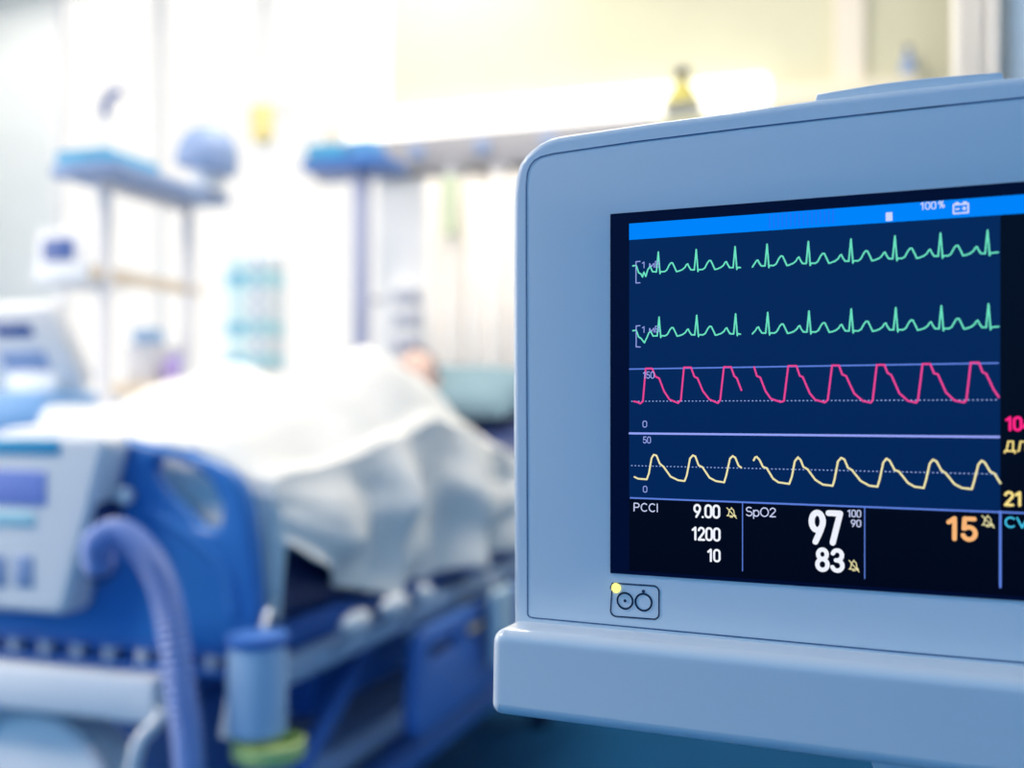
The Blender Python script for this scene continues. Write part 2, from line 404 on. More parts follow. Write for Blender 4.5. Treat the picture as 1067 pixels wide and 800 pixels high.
# power key with its symbol and lamp
key = flat([rounded(S([(636.4, 607.2), (686.8, 610.6), (686.8, 645.4), (636.4, 641.6)]), 0.003, 6)+S([(638.3, 607.3)])], 0.0008, -0.00025, 'power_key', ink_m, mon)
c1, c2 = scr(651.4, 625.8), scr(670.7, 627.3); px1 = scr(652.4, 625.8)[0]-c1[0]
flat([circ(c1, 7.9*px1), circ(c2, 8.3*px1)], 0.0010, -0.0003, 'power_symbol', ink_m, key, [circ(c1, 1.6*px1)[:-1], circ(scr(670.6, 616), 1.7*px1)[:-1]])
lc = scr(642.2, 612.3)
MB().ball((lc[0], -0.0006, lc[1]), (0.0026, 0.0012, 0.0026)).build('status_lamp', glow('status_lamp_glow', (1.0, 0.93, 0.22), 1.6), mon)

# the screen: black surround, lit field, and everything it shows
DS = -0.0012                                         # the glass stands this far before the face
b = MB(); x0, x1 = hole_l, 2*xc-hole_l
b.box(((x0+x1)/2, 0.0013, (hole_b+hole_t)/2), (x1-x0, 0.004, hole_t-hole_b), 0.0004)
bez = b.build('screen_surround', bezel_m, mon, False)
Q = lambda pts: [scr(x, y, DS) for x, y in pts]
ax0 = scr(655.5, 300, DS)[0]; az1 = scr(655, 233, DS)[1]; az0 = scr(657, 594.5, DS)[1]; ax1 = 2*xc-ax0
vx = scr(1042.3, 450, DS)[0]; ze = scr(657, 518.6, DS)[1]
b = MB(); b.box(((ax0+ax1)/2, DS+0.0006, (az0+az1)/2), (ax1-ax0, 0.0006, az1-az0), 0)
scrn = b.build('screen', panel_m, mon, False)
Y1 = DS+0.0002
def field(name, x0, x1, z0, z1, m, y=Y1): return flat([], 1, y, name, m, scrn, [[(x0, z0), (x1, z0), (x1, z1), (x0, z1)]])
field('trace_field', ax0, vx, ze, az1, screen_m)
zbar = scr(655, 250, DS)[1]
field('header_bar', ax0, ax1, zbar, az1, glow('header_blue', srgb(0, 132, 252), 1.0), Y1-0.0001)
Y2, Y3 = Y1-0.0003, Y1-0.0004
# stroke lettering, drawn on a 1-high grid
def arc(cx, cz, rx, rz, a0, a1, n=10): return [(cx+rx*math.cos(math.radians(a0+(a1-a0)*k/n)), cz+rz*math.sin(math.radians(a0+(a1-a0)*k/n))) for k in range(n+1)]
G = {
 '0': (0.5, [arc(.25, .75, .25, .25, 0, 180)+arc(.25, .25, .25, .25, 180, 360)+[(.5, .75)]]),
 '1': (0.34, [[(.0, .80), (.24, 1), (.24, 0)]]),
 '2': (0.5, [arc(.25, .74, .24, .26, 170, -25)+[(.0, .0), (.5, 0)]]),
 '3': (0.5, [arc(.24, .755, .235, .245, 160, -90)+[(.17, .51)], [(.17, .51)]+arc(.24, .255, .26, .255, 90, -160)]),
 '4': (0.52, [[(.36, 0), (.36, 1), (0, .25), (.52, .25)]]),
 '5': (0.5, [[(.45, 1), (.06, 1), (.03, .52)]+arc(.24, .30, .26, .30, 115, -160)]),
 '7': (0.5, [[(0, 1), (.5, 1), (.18, 0)]]),
 '8': (0.52, [arc(.26, .765, .22, .235, -90, 270, 18), arc(.26, .265, .26, .265, 90, 450, 18)]),
 '9': (0.5, [arc(.25, .70, .25, .30, -10, 350, 20), [(.49, .62), (.40, .40), (.17, 0)]]),
 '.': (0.08, [[(.03, 0), (.05, 0)]]),
 '%': (0.85, [arc(.18, .78, .16, .2, 0, 360, 12), arc(.66, .22, .16, .2, 0, 360, 12), [(.62, 1), (.22, 0)]]),
 'P': (0.52, [[(0, 0), (0, 1), (.28, 1)]+arc(.28, .73, .24, .27, 90, -90)+[(0, .46)]]),
 'C': (0.62, [arc(.36, .5, .34, .5, 50, 310, 18)]),
 'I': (0.06, [[(.03, 0), (.03, 1)]]),
 'S': (0.55, [arc(.28, .75, .25, .25, 40, 250, 12)+arc(.28, .25, .27, .26, 80, -150, 12)]),
 'p': (0.5, [[(0, .68), (0, -.28)], arc(.25, .33, .25, .35, 0, 360, 16)]),
 'O': (0.72, [arc(.36, .5, .36, .5, 0, 360, 24)]),
 'V': (0.66, [[(0, 1), (.33, 0), (.66, 1)]]),
 'm': (0.66, [[(0, 0), (.04, .68), (.33, .15), (.62, .68), (.66, 0)]]),
 'B': (0.55, [[(0, 0), (0, 1), (.28, 1)]+arc(.28, .76, .22, .24, 90, -90)+[(0, .52)], [(.28, .52)]+arc(.28, .26, .27, .26, 90, -90)+[(0, 0)]]),
 'D': (0.74, [[(0, -.18), (0, 0), (.74, 0), (.74, -.18)], [(.12, 0), (.26, 1), (.60, 1), (.60, 0)]]),
 'L': (0.60, [[(0, 0), (.10, .08), (.20, 1), (.60, 1), (.60, 0)]]),
 'A': (0.62, [[(0, 0), (.31, 1), (.62, 0)], [(.11, .33), (.51, .33)]]),
 ' ': (0.25, []),
}
def text(s_, xa, ybase, xb, hpx, bold, name, m, gap=0.2):
    """s_ in the width of the columns xa..xb, letters standing on ybase, hpx high"""
    p0 = scr(xa, ybase, DS); p1 = scr(xb, ybase, DS); h = scr(xa, ybase-hpx, DS)[1]-p0[1]
    h -= bold*h; wd = bold*h*1.05
    tot = sum(G[c][0] for c in s_)+gap*(len(s_)-1)
    kx = (p1[0]-p0[0]-wd)/tot; x = p0[0]+wd/2; st = []
    for c in s_:
        for q in G[c][1]: st.append([(x+a*kx, p0[1]+wd/2+z*h) for a, z in q])
        x += (G[c][0]+gap)*kx
    return flat(st, wd, Y3, name, m, scrn)
white_g = glow('reading_white', srgb(238, 242, 255), 1.0)
lav_g = glow('reading_lavender', srgb(150, 165, 235), 1.0)
pale_g = glow('reading_pale', srgb(205, 215, 250), 1.0)
yel_g = glow('trace_yellow', srgb(238, 230, 175), 1.0)
ambr_g = glow('reading_yellow', srgb(250, 226, 140), 1.0)
org_g = glow('reading_orange', srgb(248, 182, 120), 1.0)
grn_g = glow('trace_green', srgb(108, 230, 196), 1.0)
pink_g = glow('trace_pink', srgb(232, 72, 150), 1.0)
hot_g = glow('reading_pink', srgb(255, 40, 135), 1.0)
cyan_g = glow('reading_cyan', srgb(70, 200, 240), 1.0)
line_g = glow('rule_blue', srgb(92, 128, 222), 1.0)
dot_g = glow('rule_dots', srgb(150, 175, 235), 1.0)
hdr_g = glow('header_moire', srgb(34, 112, 246), 1.0)
# rules
def rule(a, b_, wpx, m=line_g): 
    p = Q([a, b_]); flat([p], wpx*px1, Y2+0.0001, 'rule', m, scrn)
rule((656, 384.5), (1040, 378.2), 1.4); rule((656, 451.4), (1041, 455.2), 2.0, glow('rule_lavender', srgb(150, 165, 250), 1.0)); rule((657, 518.6), (1120, 536.5), 1.6)
rule((773.7, 523), (773.7, 594.6), 0.9); rule((901, 528), (901, 602.5), 0.9); rule((1042.3, 533), (1042.3, 611.5), 2.0)
def dotted(a, b_, n):
    p, q = Q([a, b_]); st = []
    for k in range(n):
        f0, f1 = k/n, (k+0.22)/n
        st.append([(p[0]+(q[0]-p[0])*f, p[1]+(q[1]-p[1])*f) for f in (f0, f1)])
    flat(st, 0.9*px1, Y2+0.0001, 'dotted_rule', dot_g, scrn)
dotted((658, 418), (1042, 416.5), 92); dotted((658, 485), (1042, 494), 92)
# heart traces
beat = [(-.05, .02), (0, 1), (.045, -.07), (.055, .02), (.16, .01), (.22, .08), (.29, .33), (.335, .43), (.375, .42), (.42, .24), (.48, -.02), (.54, .0), (.63, .06), (.70, .16), (.745, .30), (.775, .33), (.81, .18), (.86, .03), (.95, .02)]
def ecg(peaks, base, first, end, start2):
    def y0(x): return base[1]+(base[3]-base[1])*(x-base[0])/(base[2]-base[0])
    segs, cur = [], list(first)
    for i, (x, y) in enumerate(peaks):
        D = (peaks[i+1][0]-x) if i+1 < len(peaks) and i != 2 else (x-peaks[i-1][0])
        if i == 3:
            segs.append(cur); D3 = 43
            cur = [(784, y0(784))]+[(x-D3*(1-f), y0(x-D3*(1-f))-21*h) for f, h in beat if f > .66]
        A = y0(x)-y
        last = i in (2, len(peaks)-1)
        for f, h in beat:
            if last and f > .07: break
            cur.append((x+f*D, y0(x+f*D)-A*h))
        if i == 2: cur += [(771.5, y0(771.5))]
    cur.append(end); segs.append(cur)
    flat([Q(s_) for s_ in segs], 1.45*px1, Y2, 'heart_trace', grn_g, scrn)
ecg([(686, 262.5), (725.5, 260), (766, 257), (799.3, 254.5), (842.3, 251.7), (886.7, 249), (932.5, 246), (980, 243), (1029, 240)], (686, 283.6, 1029, 264.4),
    [(659.5, 277), (663, 276.5), (665.5, 284), (668, 285.5), (669.5, 288.5), (671, 283.5), (673, 288), (675, 281), (677.5, 277.5), (680, 283)], (1040, 262.8), 784)
ecg([(686.8, 330.3), (726, 328.5), (766.5, 327), (800, 325.5), (843, 324), (887, 322), (933.4, 320.6), (980.9, 318.6), (1030, 316.6)], (686.8, 350.2, 1030, 341.5),
    [(659.5, 344.5), (663, 344), (665.5, 351), (668, 352.5), (671.5, 357), (674, 352), (676, 347), (678, 345), (680.5, 350)], (1040.5, 340.2), 784)
z3 = lambda L: [(620+x*.225, 340+y*.225) for x, y in L]
z4 = lambda L: [(827+x*.225, 340+y*.225) for x, y in L]
red = [z3([(180,347),(195,350),(210,357),(222,347),(235,195),(265,195),(280,232),(297,240),(320,300),(345,338),(385,355),(398,340),(412,190),(445,190),(460,232),(475,240),(500,300),(530,338),(570,355),(580,340),(597,188),(630,188),(645,230),(657,240),(678,295)]),
 z3([(737,188),(750,230),(765,236),(790,300),(815,335),(860,350),(875,345),(895,183),(933,183)])+z4([(28,228),(42,234),(75,310),(100,340),(145,352),(158,340),(178,181),(210,181),(225,222),(243,230),(280,310),(320,345),(358,353),(366,340),(385,178),(420,178),(435,215),(452,225),(490,310),(530,345),(568,353),(576,340),(597,174),(632,174),(650,217),(668,222),(705,305),(745,343),(790,352),(800,340),(820,168),(858,168),(875,212),(892,220),(925,290),(950,327)])]
flat([Q(s_) for s_ in red], 1.75*px1, Y2, 'pressure_trace', pink_g, scrn)
yel = [z3([(183,697),(200,705),(240,708),(250,680),(262,610),(272,594),(285,598),(300,635),(318,650),(350,695),(385,712),(415,716),(425,690),(440,612),(453,597),(465,602),(480,643),(498,652),(530,700),(560,716),(598,722),(608,690),(625,612),(638,600),(650,608),(665,645),(677,653)]),
 z3([(735,620),(742,606),(750,604),(762,618),(778,650),(795,656),(825,705),(850,722),(900,729),(912,695),(925,625),(940,606)])+z4([(32,618),(45,650),(65,662),(100,710),(135,732),(180,738),(188,715),(205,625),(220,608),(235,616),(252,655),(270,665),(310,715),(350,737),(388,742),(398,710),(415,630),(430,612),(445,622),(468,665),(488,672),(530,725),(560,742),(602,748),(612,715),(630,635),(645,617),(662,625),(685,668),(703,678),(745,730),(780,748),(825,753),(835,720),(855,640),(870,622),(885,630),(910,672),(930,682),(957,725)])]
flat([Q(s_) for s_ in yel], 1.75*px1, Y2, 'breathing_trace', yel_g, scrn)
# scale marks
for bq in ([(667, 272.3), (662.8, 272.7), (662.8, 294.8), (667, 294.6)], [(667, 339.2), (663, 339.6), (663, 361.3), (667.3, 361.5)]): flat([Q(bq)], 1.0*px1, Y3, 'scale_bracket', lav_g, scrn)
text('1 mB', 669, 279.6, 687.5, 7, .14, 'scale_mark', lav_g)
text('1 mB', 669, 346.8, 687.5, 7, .14, 'scale_mark', lav_g)
text('150', 670, 394.6, 682, 7.6, .14, 'scale_mark', lav_g)
text('0', 669.6, 445.4, 674.4, 7.4, .14, 'scale_mark', lav_g)
text('50', 670, 461.9, 678.4, 7.4, .14, 'scale_mark', lav_g)
text('0', 670, 513, 674.6, 7.2, .14, 'scale_mark', lav_g)
# readings
text('PCCI', 660.3, 532.6, 685.8, 9.2, .13, 'reading_name', pale_g)
text('9.00', 722.5, 539.3, 750.6, 15, .18, 'reading', white_g, .2)
text('1200', 720.8, 562.8, 751, 15, .18, 'reading', white_g, .2)
text('10', 737, 585.2, 751, 14.4, .18, 'reading', white_g, .2)
text('SpO2', 777, 537.6, 808.6, 10, .12, 'reading_name', pale_g, .15)
text('97', 842.6, 567, 878.6, 37.5, .19, 'reading', white_g, .25)
text('83', 849.4, 595.3, 880.2, 26.4, .2, 'reading', white_g, .25)
text('100', 883, 538.6, 897.4, 8, .14, 'alarm_limit', pale_g)
text('90', 886.6, 548.8, 897.4, 8, .14, 'alarm_limit', pale_g)
text('15', 986, 563.2, 1019, 27, .21, 'reading', org_g, .26)
text('CVP', 1046.6, 549.6, 1082, 11.8, .16, 'reading_name', cyan_g, .17)
text('21', 1046, 527.2, 1065.6, 16.6, .2, 'reading', ambr_g, .22)
text('104', 1047.4, 449.2, 1076, 16.4, .21, 'reading', hot_g, .2)
text('DLA', 1046, 470.6, 1082, 12, .17, 'reading_name', ambr_g, .2)
text('100', 959, 219, 975.6, 8.2, .16, 'battery_charge', pale_g)
text('%', 977.4, 217.2, 984.8, 8, .16, 'battery_charge', pale_g)
bx = Q([(993.6, 213.4), (1008.8, 212.2), (1008.8, 221.4), (993.6, 222.6)])
tick = [Q([(995.6, 213), (995.8, 211.6), (998.4, 211.4), (998.6, 213)]), Q([(1004, 212.4), (1004.2, 210.8), (1006.8, 210.6), (1007, 212.3)])]
flat([bx+[bx[0]], Q([(996.5, 217.9), (999.2, 217.7)]), Q([(1003.4, 217.2), (1006, 217.0)]), Q([(1004.7, 215.8), (1004.7, 218.4)])]+tick, 1.5*px1, Y3, 'battery_icon', pale_g, scrn)
flat([], 1, Y3, 'paper_icon', pale_g, scrn, [Q([(923, 221.5), (930, 221), (930, 230), (923, 230.5)])])
flat([Q([(802+k*4.4, 223.5-k*.33), (802+k*4.4, 237.5-k*.34)]) for k in range(16)], 1.1*px1, Y1-0.0002, 'header_text', hdr_g, scrn)
def bell(xa, ya, xb, yb):
    (x0, z1), (x1_, z0) = scr(xa, ya, DS), scr(xb, yb, DS); wx, wz = x1_-x0, z1-z0
    f = lambda L: [(x0+a*wx, z0+c*wz) for a, c in L]
    flat([f([(.05, .22), (.95, .22)]), f([(.12, .24), (.22, .36), (.26, .62)]+arc(.5, .62, .24, .26, 180, 0, 8)+[(.78, .36), (.88, .24)]), f([(.38, .1), (.62, .1)]), f([(.5, .9), (.5, 1)]), f([(.05, .95), (.98, 0.02)])], 0.85*px1, Y3, 'silenced_bell_icon', yel_g, scrn)
bell(757, 528.4, 767.6, 540); bell(884.2, 583, 895.4, 596); bell(1022.6, 536.6, 1036, 550)

# stand that carries the monitor, below and behind it
ms = thing('monitor_stand', 'pale stand column carrying the large monitor', 'stand', (ML+MR*0.2+MY*0.075), MTH)
zc = MZ+chin_z0
MB().cyl((0, 0, 0.1), (0, 0, zc-0.0205), 0.019, bev=0.002).build('column', white_m, ms)
MB().box((0, -0.0, zc-0.011), (0.14, 0.10, 0.018), 0.004).build('mounting_plate', white_m, ms)
MB().lathe([(0, 0.06), (0.05, 0.06), (0.05, 0.09), (0.03, 0.12), (0, 0.12)]).build('hub', white_m, ms)
for k in range(5):
    a = 2*PI*k/5+0.3; d = Vector((math.cos(a), math.sin(a), 0))
    lg = MB().tube([d*0.03+Vector((0, 0, .085)), d*0.28+Vector((0, 0, .07))], 0.016).build('leg', white_m, ms)
    MB().cyl(d*0.27+Vector((-d.y*.012, d.x*.012, .027)), d*0.27+Vector((d.y*.012, -d.x*.012, .027)), 0.027, bev=.003).build('caster', rubber_m, lg)

# ------------------------------------------------------------------ hospital bed (local x toward the head, y to its left side)
bed = thing('hospital_bed', 'blue and white hospital bed with a large blue footboard', 'bed', W(0, 0, 0))
BW = 0.95
vz = lambda pts, t=0.0: [on_t(x, y, t) for x, y in pts]
FB = -0.045                                          # outer face of the footboard
r_edge = vz([(266, 682), (266, 640), (262, 575), (257, 535), (249, 508), (238, 492), (222, 483)], FB)
r_top = vz([(180, 469), (120, 455)], FB)
top_mid = [(0.40, r_top[-1][1]+0.008)]
half = r_edge+r_top+top_mid
fb_out = half + [(BW-v, z) for v, z in reversed(half)]
grip = rounded(vz([(147, 478), (186, 477), (218, 502), (229, 528), (228, 552), (204, 548), (172, 515)], FB), 0.02, 6)
gripm = [(BW-v, z) for v, z in reversed(grip)]
MB().board([fb_out, grip, gripm], 0.045, 0.014, shift(-0.0225, 0, 0) @ M_END, 5).build('footboard', blue_m, bed, True, 0.9)
rib = [on_t(x, y, FB-0.004) for x, y in ((150, 530), (180, 548), (212, 572), (236, 600), (244, 640))]
for sgn in (0, 1):
    P = smooth_path([Vector((FB+0.004, (BW-v) if sgn else v, z)) for v, z in rib])
    MB().tube(P, 0.014, 12).build('footboard_rib', blue_m, bed)
# console on the footboard
co = vz([(118, 453), (72, 640), (-30, 632), (-30, 450)], FB-0.06)
vm = BW/2
co_r = [co[0], co[1]]
cpoly = [co[1], co[0]] + [(BW-co[0][0], co[0][1]), (BW-co[1][0], co[1][1])]
MB().plate([rounded(cpoly, 0.025, 6)], 0.075, 0.014, shift(FB-0.0385, 0, 0) @ M_END, 5).build('console', offwhite_m, bed)
cons = bed.children[-1]
ct = FB-0.0762
def con_box(x0, y0, x1, y1, name, m, th=0.006):
    (va, za), (vb, zb2) = on_t(x0, y0, ct), on_t(x1, y1, ct)
    return MB().box((ct-th/2+0.002, (va+vb)/2, (za+zb2)/2), (th, abs(va-vb), abs(za-zb2)), 0.003).build(name, m, cons)
con_box(-70, 456, 62, 474, 'console_grip', teal_m); con_box(-70, 488, 48, 527, 'console_screen', mat('console_display', (0.20, 0.26, 0.60), 0.3, emit=0.15, emit_c=(0.2, 0.3, 0.8)))
con_box(-70, 530, 36, 549, 'console_keys', aqua_m)
for k in range(3): con_box(-40+k*28, 578, -22+k*28, 612, 'console_button', greyblue_m)
# connectors beside the console
ck = MB()
p = on_t(104, 533, FB-0.03); ck.cyl((FB-0.001, p[0], p[1]), (FB-0.06, p[0], p[1]), 0.03, 0.026, bev=.004); ck.build('socket_knob', navy_m, bed)
p = on_t(126, 517, FB-0.03); MB().ball((FB-0.02, p[0], p[1]), 0.017).build('latch_ball', offwhite_m, bed)
# end rail with slots, white end beam, round cover
va, _ = on_t(172, 690, -0.05)
sl = []
rz0, rz1 = 0.668, 0.715
v0, v1 = 0.03, BW-0.03
MB().box((-0.03, BW/2, rz1-0.006), (0.03, v1-v0, 0.012), 0.003).box((-0.03, BW/2, rz0+0.004), (0.03, v1-v0, 0.012), 0.003).box((0.0, BW/2, (rz0+rz1)/2), (0.02, v1-v0, rz1-rz0), 0.002).build('end_rail', bluem_m, bed)
for k in range(12):
    MB().box((-0.03, v0+0.035+k*(v1-v0-0.07)/11, (rz0+rz1)/2), (0.028, 0.022, rz1-rz0-0.012), 0.003).build('rail_spacer', grey_m, bed)
MB().box((-0.05, BW/2, 0.62), (0.07, BW-2*va, 0.085), 0.014).build('end_beam', white_m, bed)
# rounded undercarriage cover: an arched shell with a rim
arch = [(0.29, 0.30)]+[(BW/2+0.19*math.cos(a), 0.40+0.17*math.sin(a)) for a in [math.radians(x) for x in range(180, -1, -12)]]
arch = [(BW/2-0.19, 0.28)]+[(BW/2-0.19*math.cos(math.radians(x)), 0.40+0.165*math.sin(math.radians(x))) for x in range(0, 181, 10)]+[(BW/2+0.19, 0.28)]
MB().plate([arch], 0.10, 0.03, shift(0.02, 0, 0) @ M_END, 5).build('undercarriage_cover', white_m, bed)
MB().tube([Vector((-0.035, v, z)) for v, z in arch], 0.011).build('cover_rim', grey_m, bed)
# deck, side beams, siderails
MB().box((1.05, BW/2, 0.698), (2.05, BW-0.02, 0.066), 0.006).build('deck', blued_m, bed)
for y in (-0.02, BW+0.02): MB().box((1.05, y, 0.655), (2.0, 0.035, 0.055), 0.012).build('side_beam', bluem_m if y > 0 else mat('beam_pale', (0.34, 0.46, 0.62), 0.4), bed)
for t, z, L in ((0.22, 0.735, .12), (0.40, 0.737, .13), (0.56, 0.735, .07)):
    MB().ball((t, -0.092, z-0.012), (L/2, 0.018, 0.022)).build('release_handle', white_m, bed)
    MB().cyl((t, -0.09, z-0.03), (t, -0.035, 0.66), 0.006).build('handle_stem', steel_m, bed)
def siderail(t0, t1, y, z0, z1, m):
    o = rounded([(t0, z0), (t0+0.04, z1), (t1-0.04, z1), (t1, z0)], 0.05, 6)
    tm = (t0+t1)/2; zh = (z0+z1)/2 if y > .5 else z1-.09
    h1 = rounded([(t0+.09, zh+.01), (t0+.10, z1-.05), (tm-.03, z1-.05), (tm-.03, zh+.01)], .02, 4)
    h2 = rounded([(tm+.03, zh+.01), (tm+.03, z1-.05), (t1-.10, z1-.05), (t1-.09, zh+.01)], .02, 4)
    MB().board([o, h1, h2], 0.035, 0.012, shift(0, y, 0) @ M_FACE, 4).build('siderail', m, bed)
    for t in (t0+.15, t1-.15): MB().tube([(t, y-(0.03 if y > .5 else -0.005), z0+0.02), (t, BW+.005 if y > .5 else -0.01, 0.64)], 0.014).build('siderail_hinge', steel_m, bed)
siderail(0.50, 1.12, -0.075, 0.39, 0.635, bluem_m)
siderail(1.18, 1.85, -0.075, 0.39, 0.635, bluem_m)
siderail(0.50, 1.10, BW+0.025, 0.86, 1.155, white_m)
siderail(1.16, 1.85, BW+0.025, 0.86, 1.155, white_m)
# headboard, lift columns, base, castors
hb = rounded([(0.0, 0.72), (0.03, 1.22), (BW-0.03, 1.22), (BW, 0.72)], 0.08, 6)
MB().plate([hb], 0.045, 0.015, shift(2.13, 0, 0) @ M_END, 4).build('headboard', blue_m, bed)
for t in (0.42, 1.62):
    MB().box((t, BW/2, 0.50), (0.16, 0.16, 0.39), 0.02).box((t, BW/2, 0.36), (0.21, 0.21, 0.26), 0.02).build('lift_column', mat('column_blue', (0.07, 0.19, 0.50), 0.45), bed)
for t0_, t1_ in ((0.15, 0.75), (1.95, 1.30)):
    for y in (0.10, 0.85): MB().tube([(t0_, y, 0.26), (t1_, y, 0.62)], 0.022).build('lift_arm', bluem_m, bed)
MB().box((1.02, BW/2, 0.53), (0.98, 0.60, 0.24), 0.03).build('motor_housing', blued_m, bed)
b = MB()
for y in (0.10, 0.85): b.box((1.05, y, 0.225), (1.95, 0.07, 0.07), 0.015)
for t in (0.12, 1.05, 1.98): b.box((t, BW/2, 0.225), (0.09, 0.72, 0.065), 0.015)
b.build('base_frame', bluem_m, bed)
MB().plate([rounded([(0.5, 0.14), (1.6, 0.14), (1.6, 0.80), (0.5, 0.80)], 0.1, 5)], 0.07, 0.02, shift(0, 0, 0.295), 4).build('base_cover', mat('base_cover_pale', (0.42, 0.54, 0.74), 0.4), bed)
for t in (0.1, 1.98):
    for y in (0.06, 0.89):
        c = MB().cyl((t, y, 0.10), (t, y, 0.20), 0.022).box((t, y, 0.135), (0.10, 0.07, 0.05), 0.015).build('castor', grey_m, bed)
        MB().cyl((t, y-0.028, 0.075), (t, y+0.028, 0.075), 0.075, bev=.012).build('wheel', rubber_m, c)

# mattress with a raised head end
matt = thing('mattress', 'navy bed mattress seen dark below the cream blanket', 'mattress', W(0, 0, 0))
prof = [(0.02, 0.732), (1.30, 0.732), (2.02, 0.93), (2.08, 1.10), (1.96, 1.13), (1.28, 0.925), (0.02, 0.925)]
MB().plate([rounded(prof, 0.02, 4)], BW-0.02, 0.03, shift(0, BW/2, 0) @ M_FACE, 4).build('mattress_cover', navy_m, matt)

# ------------------------------------------------------------------ blanket over raised knees
def lerp(x, xs, ys):
    if x <= xs[0]: return ys[0]
    for a, b_, c, d in zip(xs, xs[1:], ys, ys[1:]):
        if x <= b_:
            f = (x-a)/(b_-a); f = f*f*(3-2*f); return c+(d-c)*f
    return ys[-1]
def top_h(t, v):
    base = 0.945+lerp(t, (0, 1.28, 1.75), (0, 0, 0.145))*lerp(v, (0, 0.32), (0.15, 1.0))
    rk = lerp(t, (0.0, .12, .35, .60, .82, 1.0, 1.25, 1.6), (.13, .16, .20, .28, .36, .31, .18, .06))
    lk = lerp(t, (0.0, .12, .35, .70, .95, 1.15, 1.35, 1.6), (.13, .15, .19, .27, .33, .27, .16, .10))
    g = rk*math.exp(-((v-0.18)/0.20)**2) + lk*math.exp(-((v-0.66)/0.20)**2)
    g = max(g, 0.72*min(rk, lk)*math.exp(-((v-0.46)/0.2)**4))
    g = max(g, math.exp(-((v-0.475)/0.30)**4)*lerp(t, (0.98, 1.22, 1.4, 1.6), (0, 0.20, 0.17, 0.09)))
    return base+g
def hem(t): return lerp(t, (0.0, 0.12, 0.38, 0.55, 1.0, 1.6), (0.90, 0.85, 0.745, 0.735, 0.725, 0.74))
def blanket_mesh():
    b = bmesh.new(); NT = 150; rows = []
    T0, T1 = 0.035, 1.50
    for i in range(NT+1):
        t = T0+(T1-T0)*i/NT; row = []
        # right side drape, from the hem up
        zt = top_h(t, 0.02); zh = hem(t)+0.012*math.sin(t*23)+0.01*noise.noise(Vector((t*6, 3, 0)))
        ND = 36
        for j in range(ND):
            f = j/ND; z = zh+(zt-zh)*f
            ph = t*15+2.2*noise.noise(Vector((t*2.2, f*1.6, 1.0)))-f*3.0
            out = 0.030+0.045*math.sin(PI*min(1, (1-f)*1.1))*0.5 + (0.020+0.022*(1-f))*math.sin(ph)*min(1, (1-f)*3+0.15)
            out += 0.030*noise.noise(Vector((t*5, f*3.5, 5)))*min(1, (1-f)*2.5)
            out += (0.045*math.exp(-((t-0.44-0.14*f)/0.045)**2) - 0.02*math.exp(-((t-0.57-0.14*f)/0.07)**2) + 0.03*math.exp(-((t-0.92-0.1*f)/0.06)**2))*min(1, 0.35+2*(1-f))
            out *= min(1.0, 0.25+ (1-f)*1.6)
            row.append((t+0.02*noise.noise(Vector((t*4, f*3, 9))), -max(out, 0.012), z))
        NV = 60
        for j in range(NV+1):
            v = 0.02+(BW-0.04)*j/NV
            z = top_h(t, v)+0.016*noise.noise(Vector((t*5, v*6, 0)))+0.018*noise.noise(Vector((t*2.5+v*4, v*9-t*3, 2)))
            row.append((t, v, z))
        zt = top_h(t, BW-0.02)
        for j in range(1, 13):
            f = j/12; row.append((t, BW+0.008+0.01*math.sin(PI*f)+0.006*math.sin(t*17)*f, zt+(0.80-zt)*f))
        rows.append([b.verts.new(p) for p in row])
    # the foot end drops between mattress and footboard
    foot = []
    for k in range(1, 8):
        f = k/7; foot.append([b.verts.new((T0-0.022*math.sin(f*PI/2), q.co.y, q.co.z+(min(q.co.z, 0.76)-q.co.z)*f)) for q in rows[0]])
    allr = foot[::-1]+rows
    for A, B in zip(allr, allr[1:]):
        for k in range(len(A)-1): b.faces.new((A[k], B[k], B[k+1], A[k+1]))
    bmesh.ops.recalc_face_normals(b, faces=list(b.faces))
    mb = MB(); mb._take(b); return mb.build('blanket', linen_m)
bl = blanket_mesh(); place(bl, W(0, 0, 0)); tag(bl, 'cream blanket draped over raised knees on the hospital bed', 'blanket')
md = bl.modifiers.new('thick', 'SOLIDIFY'); md.thickness = 0.006; md.offset = 0
bl.modifiers.new('soft', 'SUBSURF').levels = 1

# ------------------------------------------------------------------ pillow and person
pw = MB()
b = bmesh.new(); n = 24; g = []
for i in range(n+1):
    for_row = []
    for j in range(n+1):
        x, y = -1+2*i/n, -1+2*j/n
        th = ((1-x**4)*(1-y**4))**0.5
        sx_ = 1-0.06*y*y; sy_ = 1-0.06*x*x
        for_row.append((x*0.19*sx_, y*0.30*sy_, th*0.075+0.006*noise.noise(Vector((x*3, y*3, 0)))))
    g.append(for_row)
top = [[b.verts.new(p) for p in r] for r in g]
bot = [[(top[i][j] if i in (0, n) or j in (0, n) else b.verts.new((g[i][j][0], g[i][j][1], -g[i][j][2]*0.7))) for j in range(n+1)] for i in range(n+1)]
for L, fl in ((top, False), (bot, True)):
    for i in range(n):
        for j in range(n):
            f = [L[i][j], L[i+1][j], L[i+1][j+1], L[i][j+1]]
            b.faces.new(f[::-1] if fl else f)
pw._take(b, rotm('Y', -0.42)); pil = pw.build('pillow', pillow_m)
place(pil, W(1.91, 0.40, 1.19)); tag(pil, 'teal-grey pillow at the head of the bed behind the patient', 'pillow')

per = thing('person', 'patient lying back in bed with knees raised under the cream blanket', 'person', W(0, 0.475, 0))
